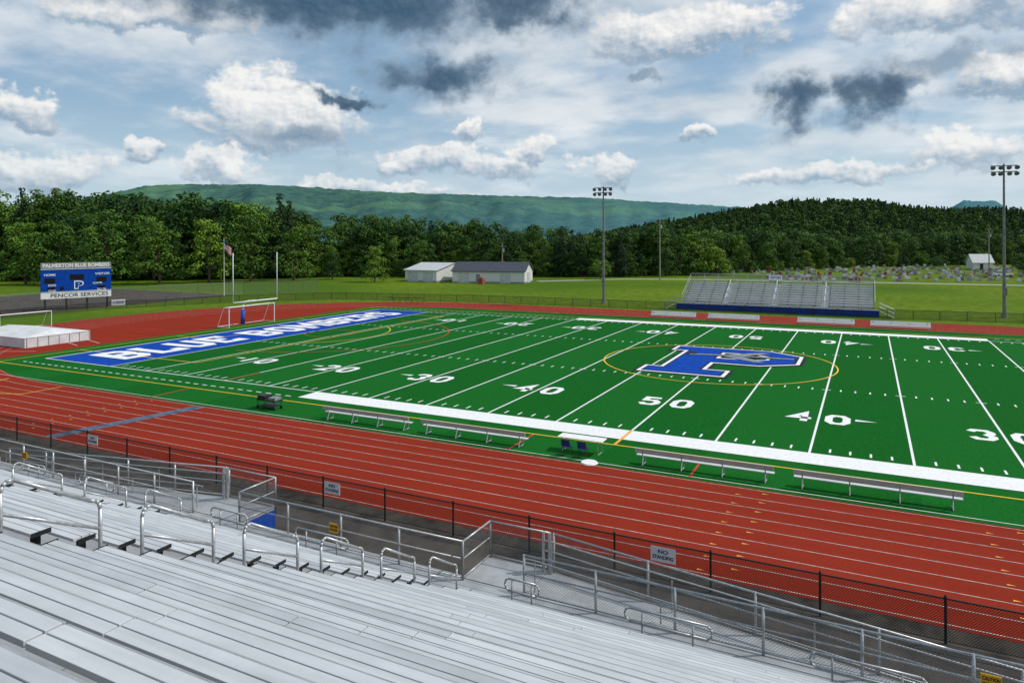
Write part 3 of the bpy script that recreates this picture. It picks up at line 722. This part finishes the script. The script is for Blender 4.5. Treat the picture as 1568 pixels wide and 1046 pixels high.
for u,t_,h,me,nm,sx in ((-.195,176,9.5,hib[0],'deciduous_tree',1.1),(-.255,188,7.5,hi[1],'deciduous_tree',1.3),(-.135,196,11,hi[2],'deciduous_tree',1.2),(-.265,200,6.5,bush[0],'round_tree',1.0),
    (-.575,168,18,hib[1],'deciduous_tree',1.05),(-.64,170,16,hi[0],'deciduous_tree',1.1),(-.50,172,15,hi[3],'deciduous_tree',1.2),(-.43,176,16.5,hib[0],'deciduous_tree',1.),(-.37,180,17,hi[2],'deciduous_tree',1.1),(-.31,184,14,hi[4],'deciduous_tree',1.1),(-.69,172,15,hib[1],'deciduous_tree',1.1),
    (.07,196,14.5,con[0],'pine_tree',1.),(.085,198,13.5,con[1],'pine_tree',1.),(.10,197,12,con[0],'pine_tree',.9),
    (.125,184,6.,bush[1],'round_tree',1.3),(.265,205,12.5,hib[1],'deciduous_tree',1.25),(.29,203,8.5,hib[0],'deciduous_tree',1.4),(.42,245,12.5,hib[1],'deciduous_tree',1.3),(.455,248,11.,hib[0],'deciduous_tree',1.3),(.36,240,10.,hib[1],'deciduous_tree',1.3),(.50,250,11.,hi[1],'deciduous_tree',1.3),
    (-.33,195,24.,con[1],'pine_tree',1.),(-.315,197,22,con[0],'pine_tree',1.1),(.66,232,5,bush[0],'round_tree',1.),(.725,200,7,bush[1],'round_tree',1.2),(.55,240,6,con[0],'pine_tree',1.),(.6,238,5,bush[1],'round_tree',1.)):
    x,y=at(u,t_); single(nm,me,x,y,h,sx)

# ---------------------------------------------------------------- hills
def interp(x,tab):
    xs_=[a for a,_ in tab]; ys_=[b for _,b in tab]; return float(np.interp(x,xs_,ys_))
from mathutils import noise as mn
prof=[(-.1,-6),(.05,-2),(.15,8),(.2,15),(.26,21),(.32,28),(.385,36),(.45,38),(.51,36),(.57,31),(.62,29),(.75,27),(1.1,28)]
def hillz(kk,t_):
    zt_=interp(kk,prof)*1.0; f_=(t_-330)/(700-330); f_=max(0,min(1,f_)); f_=f_*f_*(3-2*f_)
    if t_>700: zt_-= (t_-700)*.06
    return zt_*f_-.5*(1-f_)+ (mn.noise(Vector((kk*14,t_/60,3)))*2.5*f_)
h=MB(); nk,ntt=90,30; vs=[];fs=[]
for i in range(nk+1):
    for j in range(ntt+1):
        kk=-.12+1.25*i/nk; t_=320+520*j/ntt; x,y=at(kk,t_); vs.append((x,y,hillz(kk,t_)))
for i in range(nk):
    for j in range(ntt): a_=i*(ntt+1)+j; fs.append((a_,a_+ntt+1,a_+ntt+2,a_+1))
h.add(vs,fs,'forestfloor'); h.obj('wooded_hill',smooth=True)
pts=[];ptc=[]
t_=400.
while t_<725:
    kk=-.02
    while kk<.95:
        k2=kk+random.uniform(-.004,.004); t2=t_+random.uniform(-3,3); x,y=at(k2,t2); z=hillz(k2,t2)
        if interp(k2,prof)>-1:
            c_=random.random()<(.12+.6*max(0,min(1,(t2-560)/140)))
            (ptc if c_ else pts).append((x,y,z-.6,random.uniform(.40,.62)*(1.1 if c_ else 1)))
        kk+=6.6/t_
    t_+=9.5
scatter('hillside_forest',groups(lo,pts)+groups(loc,ptc))
M['mount']=bpy.data.materials.new('mountain_forest_haze'); M['mount'].use_nodes=True; nt=M['mount'].node_tree; bs=nt.nodes['Principled BSDF']; bs.inputs['Roughness'].default_value=.95; bs.inputs['Specular IOR Level'].default_value=.02
tc=nn(nt,'ShaderNodeTexCoord').outputs['Object']; f1=noise(nt,tc,.022,8,.78); f2=noise(nt,tc,.0030,4,.5); f3=noise(nt,tc,.009,3)
vo=nn(nt,'ShaderNodeTexVoronoi'); vo.inputs['Scale'].default_value=.06; nt.links.new(tc,vo.inputs['Vector'])
c=mixc(nt,mapr(nt,f1,.38,.62),(.030,.088,.070),(.105,.215,.130)); c=mixc(nt,mapr(nt,vo.outputs['Distance'],.2,.9,0,.4),c,(.022,.070,.065)); c=mixc(nt,mapr(nt,f2,.50,.62,0,.55),c,(.16,.32,.12)); c=mixc(nt,mapr(nt,f3,.38,.7,0,.45),c,(.035,.105,.110))  # canopy tones; broad noise paints sunlit patches among cloud shadows
s=nn(nt,'ShaderNodeSeparateXYZ'); nt.links.new(tc,s.inputs[0]); c=mixc(nt,mapr(nt,s.outputs[0],-1600,300,.12,.75),c,(.085,.230,.290))  # blue distance haze painted into the base colour, stronger towards +X
nt.links.new(c,bs.inputs['Base Color']); bn=nn(nt,'ShaderNodeBump'); bn.inputs['Strength'].default_value=1; bn.inputs['Distance'].default_value=16; nt.links.new(f1,bn.inputs['Height']); nt.links.new(bn.outputs[0],bs.inputs['Normal'])
mp=[(-1.2,120),(-.9,120),(-.70,140),(-.60,168),(-.569,185),(-.52,211),(-.485,217),(-.36,216),(-.28,204),(-.21,190),(-.13,179),(-.06,174),(.015,168),(.107,163),(.163,152),(.237,140),(.33,123),(.42,110),(.6,90),(.9,70),(1.3,60)]
def ridge(name,prof,T0,T1,Tb,k0,k1,nk,nt_,amp,rag=4.):
    vs=[];fs=[]
    for i in range(nk+1):
        kk=k0+(k1-k0)*i/nk; zt_=interp(kk,prof)
        for j in range(nt_+1):
            f_=j/nt_; t_=T0+(Tb-T0)*f_
            g_=min(1,(t_-T0)/(T1-T0)); g_=g_**.85 if t_<=T1 else 1-(t_-T1)/(Tb-T1)*.5
            x,y=at(kk,t_); gul=mn.noise(Vector((kk*16,t_/900,1)))*.6+mn.noise(Vector((kk*45,t_/300,7)))*.2
            env=math.sin(min(1,max(0,g_))*math.pi)
            z=zt_*g_+amp*gul*env+mn.noise(Vector((x*.02,y*.02,0)))*3.0+mn.noise(Vector((x*.07,y*.07,4)))*rag
            vs.append((x,y,z-2))
    for i in range(nk):
        for j in range(nt_): a_=i*(nt_+1)+j; fs.append((a_,a_+nt_+1,a_+nt_+2,a_+1))
    h=MB(); h.add(vs,fs,'mount'); return h.obj(name,smooth=True)
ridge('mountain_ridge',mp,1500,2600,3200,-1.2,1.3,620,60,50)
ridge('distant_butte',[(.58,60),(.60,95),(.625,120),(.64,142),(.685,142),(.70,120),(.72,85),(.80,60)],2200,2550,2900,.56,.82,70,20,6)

# ---------------------------------------------------------------- sun, world
sd=Vector((math.sin(SUN_AZ)*math.cos(SUN_EL),math.cos(SUN_AZ)*math.cos(SUN_EL),math.sin(SUN_EL)))
sl=bpy.data.lights.new('sun','SUN'); sl.energy=3.2; sl.angle=math.radians(.8); sl.color=(1,.95,.88)
so=bpy.data.objects.new('sun',sl); scene.collection.objects.link(so); so.rotation_euler=sd.to_track_quat('Z','Y').to_euler()
wd=bpy.data.worlds.new('World'); scene.world=wd; wd.use_nodes=True; nt=wd.node_tree; nt.nodes.clear()
out=nn(nt,'ShaderNodeOutputWorld'); bg=nn(nt,'ShaderNodeBackground'); nt.links.new(bg.outputs[0],out.inputs[0])
sky=nn(nt,'ShaderNodeTexSky'); sky.sky_type='NISHITA'; sky.sun_disc=False; sky.sun_elevation=SUN_EL; sky.sun_rotation=SUN_AZ; sky.air_density=1.; sky.dust_density=.8; sky.ozone_density=1.5
sc=nn(nt,'ShaderNodeVectorMath',operation='SCALE'); nt.links.new(sky.outputs[0],sc.inputs[0]); sc.inputs['Scale'].default_value=.10
tc=nn(nt,'ShaderNodeTexCoord').outputs['Generated']; sp=nn(nt,'ShaderNodeSeparateXYZ'); nt.links.new(tc,sp.inputs[0]); X_,Y_,Z_=sp.outputs
DEG=57.29578
az=math_n(nt,'MULTIPLY',math_n(nt,'ARCTAN2',X_,Y_),DEG); el=math_n(nt,'MULTIPLY',math_n(nt,'ARCSINE',Z_),DEG)
col=mixc(nt,.5,sc.outputs[0],(.27,.48,.68))
def comb(a,b,c=0.):
    n=nn(nt,'ShaderNodeCombineXYZ')
    for i,v in enumerate((a,b,c)):
        if isinstance(v,(int,float)): n.inputs[i].default_value=v
        else: nt.links.new(v,n.inputs[i])
    return n.outputs[0]
def vadd(v,o):
    n=nn(nt,'ShaderNodeVectorMath',operation='ADD'); nt.links.new(v,n.inputs[0]); n.inputs[1].default_value=o; return n.outputs[0]
zz=math_n(nt,'ADD',math_n(nt,'MAXIMUM',Z_,0.),.16)
pv=comb(math_n(nt,'DIVIDE',X_,zz),math_n(nt,'DIVIDE',Y_,zz)); pv2=vadd(pv,(.09,.05,0))
v1=noise(nt,pv,1.35,6,.52,0); v2=noise(nt,pv2,1.35,6,.52,0)
emb=math_n(nt,'MULTIPLY',math_n(nt,'SUBTRACT',v1,v2),1.3)
bias=mapr(nt,az,-50,10,-.02,.075,False)
vf=mapr(nt,math_n(nt,'ADD',v1,bias),.43,.64,.05,.88)
vshade=math_n(nt,'ADD',mapr(nt,noise(nt,pv,.8,2,.55),.35,.65,.62,.95),emb,clamp=True)
vcol=mixc(nt,vshade,(.26,.37,.49),(.88,.90,.91))
col=mixc(nt,vf,col,vcol)
col=mixc(nt,mapr(nt,el,0,12,.82,.0),col,(.56,.69,.78))
nv=comb(az,math_n(nt,'MULTIPLY',el,1.35)); nv_b=vadd(nv,(.25,.30,0))
na=noise(nt,nv,.34,7,.60,0); nb_=noise(nt,nv_b,.34,7,.60,0)
nw=nn(nt,'ShaderNodeTexNoise'); nw.inputs['Scale'].default_value=.26; nw.inputs['Detail'].default_value=5; nw.inputs['Roughness'].default_value=.6
nt.links.new(comb(az,el,11.3),nw.inputs['Vector'])
# domain-warped bearing/elevation vector
wv=nn(nt,'ShaderNodeVectorMath',operation='MULTIPLY_ADD'); nt.links.new(nw.outputs['Color'],wv.inputs[0]); wv.inputs[1].default_value=(8.,4.8,0); wv.inputs[2].default_value=(-4.,-2.4,0)
wa=nn(nt,'ShaderNodeVectorMath',operation='ADD'); nt.links.new(wv.outputs[0],wa.inputs[0]); nt.links.new(comb(az,el),wa.inputs[1]); AE=wa.outputs[0]
emb2=math_n(nt,'MULTIPLY',math_n(nt,'SUBTRACT',na,nb_),2.2)
edge=math_n(nt,'MULTIPLY',math_n(nt,'SUBTRACT',na,.5),-1.7)
def blob(a0_,e0,w_,h_):
    n=nn(nt,'ShaderNodeVectorMath',operation='MULTIPLY_ADD'); nt.links.new(AE,n.inputs[0]); n.inputs[1].default_value=(1/w_,1/h_,0); n.inputs[2].default_value=(-a0_/w_,-e0/h_,0)
    l_=nn(nt,'ShaderNodeVectorMath',operation='LENGTH'); nt.links.new(n.outputs[0],l_.inputs[0]); return n.outputs[0],l_.outputs['Value']
bright=[(-45,9.4,6.2,3.6),(-31.3,6.1,7.0,1.2),(-25.2,7.0,2.4,1.0),(-19.1,5.6,2.5,1.2),(-12.1,8.0,1.7,.7),(-49.2,5.4,3.0,1.1),(-54.3,6.6,1.7,.8),
(-61,4.8,6,1.6),(-62.1,9.2,2.2,1.4),(-30.2,8.6,1.5,.8),(6,5.8,4,1.5),(-3.4,4.6,7,.9),(-38,3.8,6,.8),(-54,15.6,8,1.2),(9,10.5,4,1.8),(-13,15.8,8,2.2),(5,16,7,2.4),(2.2,10.7,2.4,1.3)]
for (a0_,e0,w_,h_) in bright:
    v_,d_=blob(a0_,e0,w_,h_); d2=math_n(nt,'ADD',d_,edge)
    lowel=max(.62,min(.95,.55+e0*.04))
    mk=mapr(nt,d2,1.12,.72,0,lowel)
    sy=nn(nt,'ShaderNodeSeparateXYZ'); nt.links.new(v_,sy.inputs[0])
    sh_=math_n(nt,'ADD',mapr(nt,sy.outputs[1],-.8,.5,.0,.92),emb2,clamp=True)
    cc=mixc(nt,sh_,(.29,.40,.52),(.95,.935,.91))
    col=mixc(nt,mk,col,cc)
def merged(lst):
    m_=None
    for b_ in lst:
        _,d_=blob(*b_); m_=d_ if m_ is None else math_n(nt,'MINIMUM',m_,d_)
    return math_n(nt,'ADD',m_,edge)
dg=merged([(4.5,11.9,3,1.4),(-44,8.0,4.5,1.0),(9.5,12.2,2.5,1.0),(-16,12.6,3,.5)])
col=mixc(nt,mapr(nt,dg,1.3,.4,0,.72),col,mixc(nt,mapr(nt,dg,.2,1.1),(.20,.30,.41),(.42,.50,.58)))
dd_=merged([(-41,18.0,20,2.6),(-26.5,18.0,6.5,1.9),(-32.4,13.0,5.4,2.0),(-5.0,10.3,2.6,2.2),(.4,9.9,3.2,2.1),(-40,11.2,3.6,.5)])
cc=mixc(nt,math_n(nt,'ADD',mapr(nt,dd_,.2,1.1,.05,.75),math_n(nt,'MULTIPLY',emb2,.45),clamp=True),(.050,.105,.175),(.28,.39,.51))
col=mixc(nt,mapr(nt,dd_,1.35,.45,0,.96),col,cc)
nt.links.new(col,bg.inputs[0]); bg.inputs[1].default_value=1.0
wd.cycles.sampling_method='NONE'

# ---------------------------------------------------------------- camera
cam=bpy.data.cameras.new('camera'); co=bpy.data.objects.new('camera',cam); scene.collection.objects.link(co)
cam.sensor_width=36; cam.lens=1079.369/1568*36; cam.shift_y=-157.85/1568; cam.clip_start=.05; cam.clip_end=20000
co.matrix_world=Matrix.Translation((11.8066,-38.0188,10.768))@Matrix.Rotation(.4680,4,'Z')@Matrix.Rotation(math.pi/2,4,'X')@Matrix.Rotation(-.0036,4,'Z')
scene.camera=co
scene.view_settings.view_transform='Standard'; scene.view_settings.look='None'; scene.view_settings.exposure=0
